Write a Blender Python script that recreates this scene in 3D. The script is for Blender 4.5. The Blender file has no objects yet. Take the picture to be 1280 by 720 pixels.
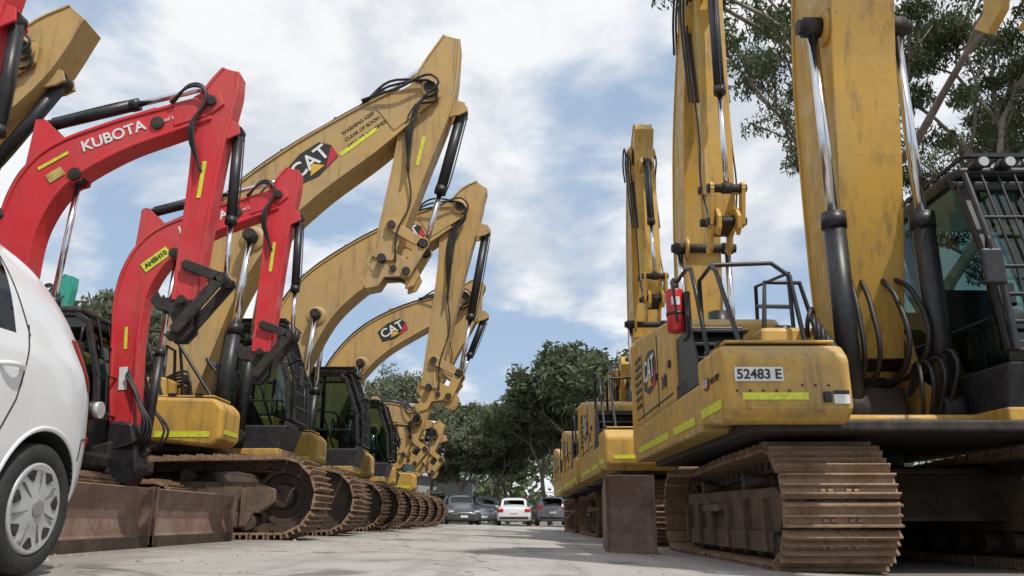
import bpy, bmesh, math, random
import numpy as np
from mathutils import Vector, Matrix
from mathutils.bvhtree import BVHTree
random.seed(7)
S = bpy.context.scene
R = math.radians

# ------------------------------------------------------------------ helpers
def link(o, parent=None):
    S.collection.objects.link(o)
    if parent: o.parent = parent
    return o
def empty(name, loc, yaw=0):
    e = bpy.data.objects.new(name, None); e.location = loc; e.rotation_euler = (0, 0, yaw)
    e.empty_display_size = .3
    return link(e)
def meshobj(name, verts, faces, mat, parent=None, bev=0, smooth=False, seg=2):
    me = bpy.data.meshes.new(name); me.from_pydata([tuple(v) for v in verts], [], faces)
    bm = bmesh.new(); bm.from_mesh(me); bmesh.ops.recalc_face_normals(bm, faces=bm.faces); bm.to_mesh(me); bm.free()
    if mat: me.materials.append(mat)
    o = bpy.data.objects.new(name, me)
    if smooth:
        for p in me.polygons: p.use_smooth = True
    if bev:
        m = o.modifiers.new('b', 'BEVEL'); m.width = bev; m.segments = seg; m.limit_method = 'ANGLE'; m.angle_limit = R(35)
        m.harden_normals = False
    return link(o, parent)
def box(pa, name, x0, x1, y0, y1, z0, z1, mat, bev=.015):
    v = [(x, y, z) for x in (x0, x1) for y in (y0, y1) for z in (z0, z1)]
    f = [(0,1,3,2),(4,6,7,5),(0,4,5,1),(2,3,7,6),(0,2,6,4),(1,5,7,3)]
    return meshobj(name, v, f, mat, pa, bev)
def prism(pa, name, pts, y0, y1, mat, bev=.012):
    n = len(pts)
    v = [(p[0], y0, p[1]) for p in pts] + [(p[0], y1, p[1]) for p in pts]
    f = [tuple(range(n)), tuple(range(2*n-1, n-1, -1))] + [(i, (i+1) % n, n+(i+1) % n, n+i) for i in range(n)]
    return meshobj(name, v, f, mat, pa, bev)
def slab(pa, name, pts, z0, z1, mat, bev=.03):
    n = len(pts)
    v = [(p[0], p[1], z0) for p in pts] + [(p[0], p[1], z1) for p in pts]
    f = [tuple(range(n)), tuple(range(2*n-1, n-1, -1))] + [(i, (i+1) % n, n+(i+1) % n, n+i) for i in range(n)]
    return meshobj(name, v, f, mat, pa, bev)
def frame_of(d):
    d = d.normalized(); a = Vector((0, 1, 0)) if abs(d.y) < .9 else Vector((1, 0, 0))
    u = d.cross(a).normalized(); w = d.cross(u).normalized()
    return u, w
def cyl(pa, name, p1, p2, r, mat, seg=20, r2=None, bev=0):
    p1 = Vector(p1); p2 = Vector(p2); u, w = frame_of(p2-p1); r2 = r if r2 is None else r2
    v = []
    for p, rr in ((p1, r), (p2, r2)):
        for i in range(seg):
            a = 2*math.pi*i/seg; v.append(p+u*math.cos(a)*rr+w*math.sin(a)*rr)
    f = [(i, (i+1) % seg, seg+(i+1) % seg, seg+i) for i in range(seg)] + [tuple(range(seg)), tuple(range(seg, 2*seg))]
    o = meshobj(name, v, f, mat, pa, bev)
    for p in o.data.polygons:
        if len(p.vertices) == 4: p.use_smooth = True
    return o
def tube(pa, name, pts, r, mat, smooth=True, cyclic=False):
    cu = bpy.data.curves.new(name, 'CURVE'); cu.dimensions = '3D'; cu.bevel_depth = r; cu.bevel_resolution = 2; cu.resolution_u = 6
    cu.use_fill_caps = True
    if smooth:
        sp = cu.splines.new('BEZIER'); sp.bezier_points.add(len(pts)-1)
        for b, p in zip(sp.bezier_points, pts):
            b.co = p; b.handle_left_type = b.handle_right_type = 'AUTO'
    else:
        sp = cu.splines.new('POLY'); sp.points.add(len(pts)-1)
        for b, p in zip(sp.points, pts): b.co = (*p, 1)
    sp.use_cyclic_u = cyclic
    cu.materials.append(mat)
    return link(bpy.data.objects.new(name, cu), pa)
def catmull(st, n=5):
    st = [np.array(s, float) for s in st]; P = [2*st[0]-st[1]] + st + [2*st[-1]-st[-2]]; out = []
    for i in range(1, len(P)-2):
        for k in range(n):
            t = k/n; a, b, c, d = P[i-1:i+3]
            out.append(.5*((2*b)+(-a+c)*t+(2*a-5*b+4*c-d)*t*t+(-a+3*b-3*c+d)*t**3))
    out.append(st[-1]); return out
def beam(pa, name, st, w, mat, flange=.035, n=5, yc=0):
    pts = catmull(st, n); N = len(pts)
    nrm = []
    for i in range(N):
        a = pts[max(0, i-1)]; b = pts[min(N-1, i+1)]; t = np.array([b[0]-a[0], b[1]-a[1]]); t /= np.linalg.norm(t)
        nrm.append((-t[1], t[0]))
    def strip(nm, w, offs, m):
        v = []
        for p, q in zip(pts, nrm):
            for o in offs(p[2]):
                for s in (-1, 1):
                    v.append((p[0]+q[0]*o, yc+s*w/2, p[1]+q[1]*o))
        f = []
        for i in range(N-1):
            a = 4*i; b = a+4
            f += [(a, a+1, b+1, b), (a+2, b+2, b+3, a+3), (a, b, b+2, a+2), (a+1, a+3, b+3, b+1)]
        f += [(0, 2, 3, 1), (4*N-4, 4*N-3, 4*N-1, 4*N-2)]
        o = meshobj(nm, v, f, m, pa, .008)
        return o
    strip(name, w, lambda h: (-h/2, h/2), mat)
    if flange:
        strip(name+'_top_flange', w+flange, lambda h: (h/2-.012, h/2+.022), mat)
        strip(name+'_bottom_flange', w+flange, lambda h: (-h/2-.022, -h/2+.012), mat)
    return pts, nrm
def text(pa, body, loc, size, a, mat, side='right', shear=0, bold=0.0):
    cu = bpy.data.curves.new('lettering', 'FONT'); cu.body = body; cu.size = size; cu.extrude = .002; cu.offset = bold; cu.shear = shear
    cu.align_x = 'CENTER'; cu.align_y = 'CENTER'; cu.materials.append(mat)
    o = bpy.data.objects.new('lettering', cu); link(o, pa)
    if side == 'right':
        M = Matrix(((math.cos(a), -math.sin(a), 0), (0, 0, -1), (math.sin(a), math.cos(a), 0)))
    else:
        M = Matrix(((0, 0, 1), (1, 0, 0), (0, 1, 0)))
    o.matrix_local = Matrix.Translation(loc) @ M.to_4x4()
    return o

# ------------------------------------------------------------------ materials
def mk(name):
    m = bpy.data.materials.new(name); m.use_nodes = True; nt = m.node_tree; b = nt.nodes['Principled BSDF']
    return m, nt, b
def nd(nt, t, **k):
    n = nt.nodes.new(t)
    for a, v in k.items(): setattr(n, a, v)
    return n
def noise(nt, vec, scale, detail=6, rough=.6, dist=0):
    n = nd(nt, 'ShaderNodeTexNoise'); n.inputs['Scale'].default_value = scale; n.inputs['Detail'].default_value = detail
    n.inputs['Roughness'].default_value = rough; n.inputs['Distortion'].default_value = dist
    nt.links.new(vec, n.inputs['Vector']); return n.outputs['Fac']
def mapr(nt, v, a, b, c=0, d=1):
    n = nd(nt, 'ShaderNodeMapRange'); n.inputs[1].default_value = a; n.inputs[2].default_value = b; n.inputs[3].default_value = c; n.inputs[4].default_value = d
    n.interpolation_type = 'SMOOTHSTEP'; nt.links.new(v, n.inputs[0]); return n.outputs[0]
def mix(nt, f, a, b, mode='MIX'):
    n = nd(nt, 'ShaderNodeMix', data_type='RGBA', blend_type=mode)
    for s, v in ((n.inputs['Factor'], f), (n.inputs['A'], a), (n.inputs['B'], b)):
        if isinstance(v, (int, float)): s.default_value = v
        elif isinstance(v, (tuple, list)): s.default_value = (*v, 1)
        else: nt.links.new(v, s)
    return n.outputs['Result']
def mul(nt, a, b, op='MULTIPLY'):
    n = nd(nt, 'ShaderNodeMath', operation=op)
    for s, v in zip(n.inputs, (a, b)):
        if isinstance(v, (int, float)): s.default_value = v
        else: nt.links.new(v, s)
    return n.outputs[0]
def scaled(nt, vec, s):
    n = nd(nt, 'ShaderNodeMapping'); n.inputs['Scale'].default_value = s; nt.links.new(vec, n.inputs['Vector']); return n.outputs[0]
def coords(nt, kind='Object'):
    return nd(nt, 'ShaderNodeTexCoord').outputs[kind]
def bump(nt, b, h, st=.3, d=.01):
    n = nd(nt, 'ShaderNodeBump'); n.inputs['Strength'].default_value = st; n.inputs['Distance'].default_value = d
    nt.links.new(h, n.inputs['Height']); nt.links.new(n.outputs[0], b.inputs['Normal'])

def paint(name, col, fade, dirtc=(.15, .10, .06), dirt=.6, rough=.48, dust=.4):
    m, nt, b = mk(name)
    g = nd(nt, 'ShaderNodeNewGeometry'); v = g.outputs['Position']
    c = mix(nt, mapr(nt, noise(nt, v, 1.1, 4), .35, .65), col, fade)
    c = mix(nt, mul(nt, mapr(nt, noise(nt, v, 2.3, 7, .72), .50, .68), dirt*.45), c, tuple(x*1.6 for x in dirtc))
    st = noise(nt, scaled(nt, v, (8, 8, .8)), 1.0, 6, .68)
    c = mix(nt, mul(nt, mapr(nt, st, .50, .72), dirt*.75), c, dirtc)
    chips = noise(nt, v, 26, 5, .7)
    c = mix(nt, mul(nt, mapr(nt, chips, .62, .69), dirt*.8), c, (.075, .05, .035))
    sx = nd(nt, 'ShaderNodeSeparateXYZ'); nt.links.new(g.outputs['Normal'], sx.inputs[0])
    c = mix(nt, mul(nt, mapr(nt, sx.outputs[2], .4, 1), dust), c, (.38, .32, .24))
    sp = nd(nt, 'ShaderNodeSeparateXYZ'); nt.links.new(v, sp.inputs[0])
    c = mix(nt, mul(nt, mul(nt, mapr(nt, sp.outputs[2], 2.0, .9), mapr(nt, noise(nt, v, 6, 5, .7), .35, .65)), dirt*.6), c, (.17, .125, .085))
    nt.links.new(c, b.inputs['Base Color'])
    nt.links.new(mapr(nt, noise(nt, v, 4, 4), .3, .7, rough-.12, rough+.3), b.inputs['Roughness'])
    bump(nt, b, noise(nt, v, 3.0, 5, .6), .14, .02)
    return m
def plain(name, col, rough=.5, metal=0, var=.25, scale=12, bumpst=.1, spec=.5):
    m, nt, b = mk(name); v = coords(nt)
    dk = tuple(x*(1-var) for x in col); lt = tuple(min(1, x*(1+var)) for x in col)
    nt.links.new(mix(nt, mapr(nt, noise(nt, v, scale, 5, .65), .3, .7), dk, lt), b.inputs['Base Color'])
    b.inputs['Roughness'].default_value = rough; b.inputs['Metallic'].default_value = metal; b.inputs['Specular IOR Level'].default_value = spec
    if bumpst: bump(nt, b, noise(nt, v, scale*2, 4), bumpst, .01)
    return m
YEL = paint('yellow_paint', (.60, .345, .05), (.53, .335, .09), dirt=.8)
TAN = paint('faded_yellow_paint', (.50, .315, .10), (.44, .30, .135), dirt=.75)
YBR = paint('bright_yellow_paint', (.74, .44, .03), (.66, .40, .05), dirt=.55)
RED = paint('red_paint', (.62, .024, .035), (.56, .06, .06), dirtc=(.13, .05, .04), dirt=.45, rough=.36, dust=.15)
TEAL = paint('teal_paint', (.03, .36, .29), (.05, .34, .28), dirt=.4)
BLK = plain('black_steel', (.018, .018, .02), .42, 0, .45)
CABK = plain('cab_black', (.024, .024, .026), .5, 0, .45)
RUB = plain('rubber', (.022, .022, .022), .75, 0, .3, 30, .2)
HOSE = plain('hose_rubber', (.018, .017, .016), .5, 0, .4)
CHR = plain('chrome', (.75, .75, .78), .16, 1, .05, 5, 0)
GREY = plain('grey_steel', (.22, .21, .2), .5, .3, .4)
SILV = plain('silver_plastic', (.44, .45, .46), .4, .2, .1, 6, 0)
DARK = plain('dark_iron', (.035, .03, .027), .65, .2, .5)
WHT = plain('white_marking', (.72, .72, .70), .5, 0, .12)
BLKM = plain('black_marking', (.02, .02, .02), .5, 0, .1)
REDM = plain('red_marking', (.5, .02, .04), .5, 0, .1)
TAPE = plain('reflective_tape', (.62, .66, .05), .4, 0, .2, 20, 0)
TAIL = plain('tail_lamp_red', (.40, .02, .02), .12, 0, .15)
LAMP = plain('lamp_lens', (.6, .6, .58), .12, .2, .1)
EXT = plain('extinguisher_red', (.50, .02, .02), .3, 0, .2)
BLUE = plain('blue_decal', (.02, .05, .3))
GOLD = plain('label_gold', (.5, .4, .12))
def rusty(name, a, bcol, c2, rough=.75):
    m, nt, b = mk(name); v = nd(nt, 'ShaderNodeNewGeometry').outputs['Position']
    c = mix(nt, mapr(nt, noise(nt, v, 3, 6, .65), .35, .65), a, bcol)
    c = mix(nt, mapr(nt, noise(nt, v, 14, 6, .75), .5, .7), c, c2)
    c = mix(nt, mapr(nt, noise(nt, v, 45, 3, .7), .6, .72), c, (.03, .02, .015))
    nt.links.new(c, b.inputs['Base Color']); b.inputs['Roughness'].default_value = rough; b.inputs['Metallic'].default_value = .15
    bump(nt, b, noise(nt, v, 25, 6, .7), .5, .01); return m
SHOE = rusty('track_shoe_rust', (.25, .155, .09), (.34, .23, .155), (.14, .085, .055))
FRAME = rusty('track_frame', (.13, .09, .065), (.20, .14, .095), (.06, .045, .035))
BLADE = rusty('worn_blade', (.20, .115, .085), (.28, .20, .16), (.13, .09, .075), .6)
GREASE = rusty('greasy_iron', (.05, .04, .033), (.10, .07, .05), (.03, .025, .02), .6)
def glass(name, tint):
    m, nt, b = mk(name); nt.nodes.remove(b); out = nt.nodes['Material Output']
    tr = nd(nt, 'ShaderNodeBsdfTransparent'); tr.inputs[0].default_value = (*tint, 1)
    gl = nd(nt, 'ShaderNodeBsdfGlossy'); gl.inputs['Roughness'].default_value = .03; gl.inputs[0].default_value = (.8, .85, .85, 1)
    lw = nd(nt, 'ShaderNodeLayerWeight'); lw.inputs[0].default_value = .35
    mx = nd(nt, 'ShaderNodeMixShader'); nt.links.new(mapr(nt, lw.outputs['Fresnel'], 0, 1, .07, .8), mx.inputs[0])
    nt.links.new(tr.outputs[0], mx.inputs[1]); nt.links.new(gl.outputs[0], mx.inputs[2]); nt.links.new(mx.outputs[0], out.inputs[0]); return m
GLS = glass('cab_glass', (.34, .46, .44))
CGL = glass('car_glass', (.02, .025, .03))
def carpaint(name, col):
    m, nt, b = mk(name); v = coords(nt)
    c = mix(nt, mapr(nt, noise(nt, v, 3, 5), .4, .7), col, tuple(x*.93 for x in col))
    sx = nd(nt, 'ShaderNodeSeparateXYZ'); nt.links.new(v, sx.inputs[0])
    lowdirt = mul(nt, mapr(nt, sx.outputs[2], .6, .15), mapr(nt, noise(nt, v, 7, 6, .7), .3, .65))
    c = mix(nt, mul(nt, lowdirt, .6), c, (.25, .2, .15))
    nt.links.new(c, b.inputs['Base Color'])
    b.inputs['Roughness'].default_value = .3; b.inputs['Coat Weight'].default_value = .7; b.inputs['Coat Roughness'].default_value = .05; return m
CWHITE = carpaint('white_car_paint', (.70, .71, .725)); CDARK = carpaint('dark_car_paint', (.03, .035, .045)); CRED = carpaint('red_car_paint', (.3, .02, .02))
CGREY = carpaint('grey_car_paint', (.16, .17, .19))

# ------------------------------------------------------------------ tracks
_tr = {}
def track_meshes(L, r, W, pitch, key):
    if key in _tr: return _tr[key]
    th = .035; gr = .045 if W > .6 else .022
    cx = L/2-r-gr; zc = r+th+gr
    straight = 2*cx; per = 2*straight+2*math.pi*r; n = int(per/pitch); pitch = per/n
    V = []; F = []; V2 = []; F2 = []
    def pos(s):
        s %= per
        if s < straight:
            x = -cx+s; q = s/straight; z = zc+r-.05*math.sin(math.pi*q)*(1 if W > .6 else .4)*abs(math.sin(2*math.pi*q)*.5+1)
            return x, z
        s -= straight
        if s < math.pi*r:
            a = math.pi/2-s/r; return cx+math.cos(a)*r, zc+math.sin(a)*r
        s -= math.pi*r
        if s < straight: return cx-s, zc-r
        s -= straight; a = -math.pi/2-s/r
        return -cx+math.cos(a)*r, zc+math.sin(a)*r
    def bx(V, F, c, t, nn, a0, a1, y0, y1, n0, n1, tap=0):
        b = len(V)
        for a, s in ((a0, 1), (a1, -1)):
            for y in (y0, y1):
                for h in (n0, n1):
                    aa = a + (s*tap if h == n1 else 0)
                    V.append((c[0]+t[0]*aa+nn[0]*h, y, c[1]+t[1]*aa+nn[1]*h))
        F += [tuple(b+k for k in q) for q in ((0,1,3,2),(4,6,7,5),(0,4,5,1),(2,3,7,6),(0,2,6,4),(1,5,7,3))]
    rnd = random.Random(3)
    for i in range(n):
        s = i*pitch; p = pos(s); q0 = pos(s-.03); q1 = pos(s+.03)
        t = np.array([q1[0]-q0[0], q1[1]-q0[1]]); t /= np.linalg.norm(t); nn = (-t[1], t[0])
        j = rnd.uniform(-.009, .009)
        bx(V, F, p, t, nn, -pitch*.46, pitch*.46, -W/2+j, W/2+j, 0, th*.7)
        for g in ((-.38, .03), (0.0, .02), (.36, .03)):
            bx(V, F, p, t, nn, pitch*g[0]-pitch*.06, pitch*g[0]+pitch*.06, -W/2+j, W/2+j, th*.65, th+gr*(1 if g[0] else .75), .006)
        for yy in (-.13, -.07, .07, .13):
            if W > .6: bx(V, F, p, t, nn, pitch*.12, pitch*.24, yy-.018, yy+.018, th*.6, th*.7+.02)
        for yy in (-.13, .07) if W > .6 else (-.07, .03):
            bx(V2, F2, p, t, nn, -pitch*.52, pitch*.4, yy, yy+.06, -.11 if W > .6 else -.05, .0)
        cpin = (p[0]-t[0]*pitch*.5, p[1]-t[1]*pitch*.5)
        bx(V2, F2, cpin, t, nn, -.025, .025, -.15 if W > .6 else -.08, .15 if W > .6 else .08, -.075, -.025)
    def mkm(nm, V, F, m):
        me = bpy.data.meshes.new(nm); me.from_pydata(V, [], F)
        bm = bmesh.new(); bm.from_mesh(me); bmesh.ops.recalc_face_normals(bm, faces=bm.faces); bm.to_mesh(me); bm.free()
        me.materials.append(m); return me
    _tr[key] = (mkm('shoes', V, F, SHOE), mkm('chain', V2, F2, GREASE), cx, zc)
    return _tr[key]
def lathe(pa, name, prof, c, axis, mat, seg=28, smooth=False):
    V = []; F = []
    for r, o in prof:
        for i in range(seg):
            a = 2*math.pi*i/seg; V.append((c[0]+r*math.cos(a), c[1]+o*axis, c[2]+r*math.sin(a)))
    for k in range(len(prof)-1):
        for i in range(seg):
            F.append((k*seg+i, k*seg+(i+1) % seg, (k+1)*seg+(i+1) % seg, (k+1)*seg+i))
    F += [tuple(range(seg)), tuple(range((len(prof)-1)*seg, len(prof)*seg))]
    o = meshobj(name, V, F, mat, pa, 0, False)
    if smooth:
        for p in o.data.polygons:
            if len(p.vertices) == 4: p.use_smooth = True
    return o
def crawler(pa, L, r, W, pitch, yc, key):
    ms, mc, cx, zc = track_meshes(L, r, W, pitch, key)
    big = W > .6
    ycs = yc if isinstance(yc, tuple) else (-yc, yc)
    for side, yo in ((-1, ycs[0]), (1, ycs[1])):
        for nm, me in (('track_shoes', ms), ('track_chain', mc)):
            o = bpy.data.objects.new(nm, me); o.location = (0, yo, 0); link(o, pa)
        ri = r-.11 if big else r-.05
        h = .13 if big else .07
        for sx, nm in ((1, 'idler'), (-1, 'sprocket')):
            lathe(pa, nm, [(ri, -h), (ri, h), (ri*.86, h), (ri*.8, h*.5), (ri*.5, h*.45), (ri*.42, h*1.2), (ri*.2, h*1.3)], (sx*cx, yo, zc), side, GREASE)
            lathe(pa, nm+'_inner', [(ri*.8, 0), (ri*.8, h*.9), (ri*.3, h*1.1)], (sx*cx, yo, zc), -side, GREASE)
        w = W*.30
        prism(pa, 'track_frame', [(-cx+ri*.7, zc-.12), (-cx+ri*.9, zc-.2*r/.42), (cx-ri*.8, zc-.2*r/.42), (cx-ri*.2, zc-.08), (cx-ri*.2, zc+.08), (cx-ri*.9, zc+.16*r/.42), (-cx+ri*.9, zc+.2*r/.42), (-cx+ri*.7, zc+.1)], yo-w, yo+w, FRAME, .02)
        if big:
            prism(pa, 'frame_guard', [(-cx*.8, .14), (cx*.8, .14), (cx*.84, .32), (-cx*.84, .32)], yo+side*(w-.04), yo+side*(w+.03), FRAME, .01)
            for k in range(6):
                x = -cx*.78+k*cx*1.56/5
                box(pa, 'gusset', x-.03, x+.03, yo+side*(w-.02), yo+side*(w+.07), .16, zc+.08, FRAME, .005)
            prism(pa, 'step', [(-.4, zc-.02), (.3, zc-.02), (.3, zc+.05), (-.4, zc+.05)], yo+side*w, yo+side*(w+.14), FRAME, .01)
        nr = 8 if big else 5
        for k in range(nr):
            x = -cx*.8+k*cx*1.6/(nr-1)
            cyl(pa, 'roller', (x, yo-w*1.0, .21 if big else .12), (x, yo+w*1.0, .21 if big else .12), .105 if big else .06, GREASE, 16)
        for x in ((-cx*.45, cx*.4) if big else (0,)):
            cyl(pa, 'carrier_roller', (x, yo-w, zc+r-.19 if big else zc+r-.09), (x, yo+w, zc+r-.19 if big else zc+r-.09), .08 if big else .04, GREASE, 14)

def hyd(pa, name, p1, p2, y, r, frac, rm=None):
    a = Vector((p1[0], y, p1[1])); b = Vector((p2[0], y, p2[1])); m = a.lerp(b, frac); d = (b-a).normalized()
    cyl(pa, name+'_barrel', a, m, r, rm or BLK, 22)
    cyl(pa, name+'_gland', m-d*r*1.2, m+d*r*.25, r*1.13, rm or BLK, 22)
    cyl(pa, name+'_rod', m, b-d*r*.7, r*.52, CHR, 18)
    for p, rr in ((a, r*1.15), (b, r*1.0)):
        cyl(pa, name+'_eye', p+Vector((0, -r*.9, 0)), p+Vector((0, r*.9, 0)), rr, DARK, 18)
    u = Vector((-d.z, 0, d.x))
    tube(pa, name+'_pipe', [a+u*r*1.25+d*r*1.5, a+u*r*1.25+d*r*3, m+u*r*1.25-d*r*2, m+u*r*1.05-d*r*.5], r*.13, BLK)
def strip(pa, p1, p2, w, y, mat, name='reflective_strip'):
    a = np.array(p1); b = np.array(p2); t = b-a; t = t/np.linalg.norm(t); n = np.array([-t[1], t[0]])*w/2
    return prism(pa, name, [tuple(a-n), tuple(b-n), tuple(b+n), tuple(a+n)], y, y-.003, mat, 0)
def logo(pa, c, s, a, y):
    ca, sa = math.cos(a), math.sin(a)
    def T(x, z): return (c[0]+(x*ca-z*sa)*s, c[1]+(x*sa+z*ca)*s)
    prism(pa, 'logo_panel', [T(-1.0, -.38), (T(-.1, -.62)), T(1.0, -.46), T(1.08, .1), T(.8, .52), T(-.1, .62), T(-.98, .42)], y, y-.003, BLKM, 0)
    prism(pa, 'logo_accent', [T(.3, -.55), T(1.0, -.44), T(1.06, .08)], y-.003, y-.006, REDM, 0)
    prism(pa, 'logo_accent', [T(-.35, -.42), T(.35, -.42), T(0.0, .0)], y-.006, y-.009, YBR, 0)
    text(pa, 'CAT', (T(0, .06)[0], y-.011, T(0, .06)[1]), s*.86, a, WHT, bold=.014*s)
def linkage(pa, st, w, mat, big=True, rot=0):
    e = np.array(st[-1][:2]); p = np.array(st[-2][:2]); d = (e-p)/np.linalg.norm(e-p); n = np.array([-d[1], d[0]])
    if n[0] < 0: n = -n
    k = 1.0 if big else .55
    cr, sr = math.cos(rot), math.sin(rot)
    n2 = n*cr+d*sr; d2 = d*cr-n*sr
    A = e-d*.55*k; J = A+n*.55*k+d*.18*k; C = e+n2*.42*k+d2*.12*k
    for s in (-1, 1):
        y = s*(w/2+.03)
        for nm, P, Q, hh in (('idler_link', A, J, .16*k), ('tension_link', J, C, .17*k)):
            t = (Q-P)/np.linalg.norm(Q-P); m = np.array([-t[1], t[0]])*hh/2
            pts = [P-m-t*hh*.3, P-t*hh*.6, P+m-t*hh*.3, Q+m+t*hh*.3, Q+t*hh*.6, Q-m+t*hh*.3]
            prism(pa, nm, [tuple(q) for q in pts], y-.03*k, y+.03*k, mat if big else DARK, .006)
    for P in (A, J, C, e):
        cyl(pa, 'pin', (P[0], -w/2-.09*k, P[1]), (P[0], w/2+.09*k, P[1]), .065*k, DARK, 16)
    def T(u, v): q = e+n2*u*k+d2*v*k; return (q[0], q[1])
    prof = [(-.2, -.12), (.1, -.16), (.5, -.06), (.62, .1), (.58, .28), (.46, .36), (.42, .22), (.3, .2), (.1, .26), (.05, .42), (-.12, .5), (-.26, .38), (-.14, .34), (-.1, .22), (-.24, .1)]
    for s in (-1, 1):
        prism(pa, 'coupler_side', [T(*q) for q in prof], s*w*.36-.03*k, s*w*.36+.03*k, mat if big else DARK, .006)
    prism(pa, 'coupler_body', [T(-.15, 0), T(.45, .03), T(.45, .18), (T(.05, .22)), T(-.1, .2)], -w*.34, w*.34, DARK, .01)
    cyl(pa, 'coupler_pin', (*[T(.2, .1)[0], -w*.5], T(.2, .1)[1]), (T(.2, .1)[0], w*.5, T(.2, .1)[1]), .05*k, DARK, 14)
    return J
def hoses_along(pa, pts, nrm, off, ys, r, i0=0, i1=None, side=1, mat=None):
    i1 = len(pts) if i1 is None else i1
    for y in ys:
        P = []
        for i in range(i0, i1, 2):
            o = side*(pts[i][2]/2+off)
            P.append((pts[i][0]+nrm[i][0]*o, y+random.uniform(-.01, .01), pts[i][1]+nrm[i][1]*o))
        if len(P) > 1: tube(pa, 'hydraulic_line', P, r, mat or HOSE)

# ------------------------------------------------------------------ large excavator
def excavator(loc, yaw, c):
    e = empty('excavator', loc, yaw); u = c.get('us', 0); hw = c.get('hw', 1.5); M = c.get('mat', TAN); B = c.get('body', YEL)
    det = c.get('detail', 0); far = c.get('far', 0); yc = c.get('yc', 1.25)
    crawler(e, c.get('L', 5.0), .44, c.get('W', .8), .205, yc, 'big%s' % c.get('W', .8))
    ym_ = sum(yc)/2 if isinstance(yc, tuple) else 0
    box(e, 'car_body', -1.0, 1.0, ym_-.9, ym_+.9, .42, .9, GREASE, .05)
    prism(e, 'cross_leg', [(-1.3, .4), (1.3, .4), (1.0, .85), (-1.0, .85)], ym_-1.2, ym_+1.2, GREASE, .03)
    cyl(e, 'swing_ring', (0, 0, .88), (0, 0, 1.1), .78, DARK, 40)
    box(e, 'deck_frame', u-2.9, u+1.5, -hw+.25, hw-.25, 1.08, 1.17, DARK, .02)
    slab(e, 'sill', [(u-3.0, -hw), (u+.8, -hw), (u+.8, -.62), (u-3.0, -.62)], 1.14, 1.56, B, .03)
    strip(e, (u-2.6, 1.26), (u-.6, 1.26), .075, -hw-.003, TAPE)
    strip(e, (u-.35, 1.26), (u+.65, 1.26), .075, -hw-.003, TAPE)
    hz = c.get('hz', 2.45); hf = u-.3
    prism(e, 'side_hood', [(u-2.9, 1.57), (hf, 1.57), (hf, hz-.08), (hf-.12, hz), (u-2.9, hz+.32)], -hw+.03, -.58, B, .04)
    for x in (u-2.3, u-1.2):
        box(e, 'panel_seam', x-.006, x+.006, -hw+.022, -hw+.05, 1.62, hz, DARK, 0)
    box(e, 'panel_seam', u-2.8, hf-.1, -hw+.022, -hw+.05, 1.66, 1.672, DARK, 0)
    for k in range(7):
        box(e, 'vent_louvre', u-2.8, u-2.4, -hw+.015, -hw+.05, 1.8+k*.1, 1.84+k*.1, BLK, 0)
    for x in (u-1.3, u-.5):
        box(e, 'door_latch', x-.05, x+.05, -hw+.005, -hw+.05, 1.95, 2.02, BLK, .005)
    logo(e, (u-1.75, 2.12), .42, 0, -hw+.028)
    text(e, c.get('num', '336'), (u-.85, -hw+.025, 1.85), .2, 0, BLKM, bold=.004)
    box(e, 'engine_hood', u-2.6, u-.6, -.56, hw-.1, 1.3, hz-.05, B, .06)
    box(e, 'hood_grille', u-2.3, u-1.2, -.4, .7, hz-.05, hz, BLK, .01)
    cyl(e, 'exhaust_pipe', (u-1.3, .3, 2.3), (u-1.3, .3, 2.95), .07, GREY, 16)
    cyl(e, 'air_precleaner', (u-1.5, -.9, hz), (u-1.5, -.9, hz+.35), .13, BLK, 20)
    box(e, 'left_hood', u-2.9, u-.25, .7, hw, 1.16, 2.38, B, .05)
    arc = [(u-2.75, -hw-.02)]
    for i in range(9):
        a = math.pi/2*(i/8)
        arc.append((u-2.9-.65*math.sin(a), -(hw+.02)+.75*(1-math.cos(a))))
    arc2 = [(x, -y) for x, y in reversed(arc)]
    slab(e, 'counterweight', arc+arc2, 1.2, 2.72, B, .07)
    prism(e, 'tool_box', [(u+.82, 1.2), (u+1.60, 1.12), (u+1.74, 1.22), (u+1.74, 1.62), (u+1.62, 1.74), (u+.82, 1.76)], -hw, -.78, B, .045)
    strip(e, (u+.9, 1.28), (u+1.6, 1.28), .075, -hw-.003, TAPE)
    box(e, 'reflective_strip', u+1.743, u+1.747, -hw+.12, -hw+.62, 1.29, 1.345, TAPE, 0)
    box(e, 'box_lid', u+.88, u+1.6, -hw+.05, -.83, 1.76, 1.785, B, .01)
    for x in (u+1.05, u+1.4): box(e, 'lid_hinge', x-.05, x+.05, -hw+.03, -hw+.09, 1.775, 1.81, BLK, .005)
    box(e, 'deck_tank', u-.3, u+.8, -1.15, -.52, 1.5, 2.08, B, .04)
    cyl(e, 'filler_cap', (u+.5, -.85, 2.07), (u+.5, -.85, 2.15), .08, BLK, 18)
    box(e, 'deck_step', u-.28, u+.82, -hw+.04, -1.16, 1.56, 1.72, DARK, .01)
    box(e, 'step_riser', u-.28, u+.30, -hw+.06, -1.16, 1.72, 2.2, BLK, .01)
    for k in range(3):
        box(e, 'step_tread', u+.3, u+.7-.1*k, -hw+.04, -1.17, 1.80+k*.15, 1.83+k*.15, BLK, .004)
    prism(e, 'step_plate', [(u+.3, 1.57), (u+.80, 1.57), (u+.78, 1.8), (u+.5, 2.28), (u+.3, 2.28)], -hw+.02, -hw+.035, BLK, .004)
    rl = .022
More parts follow.
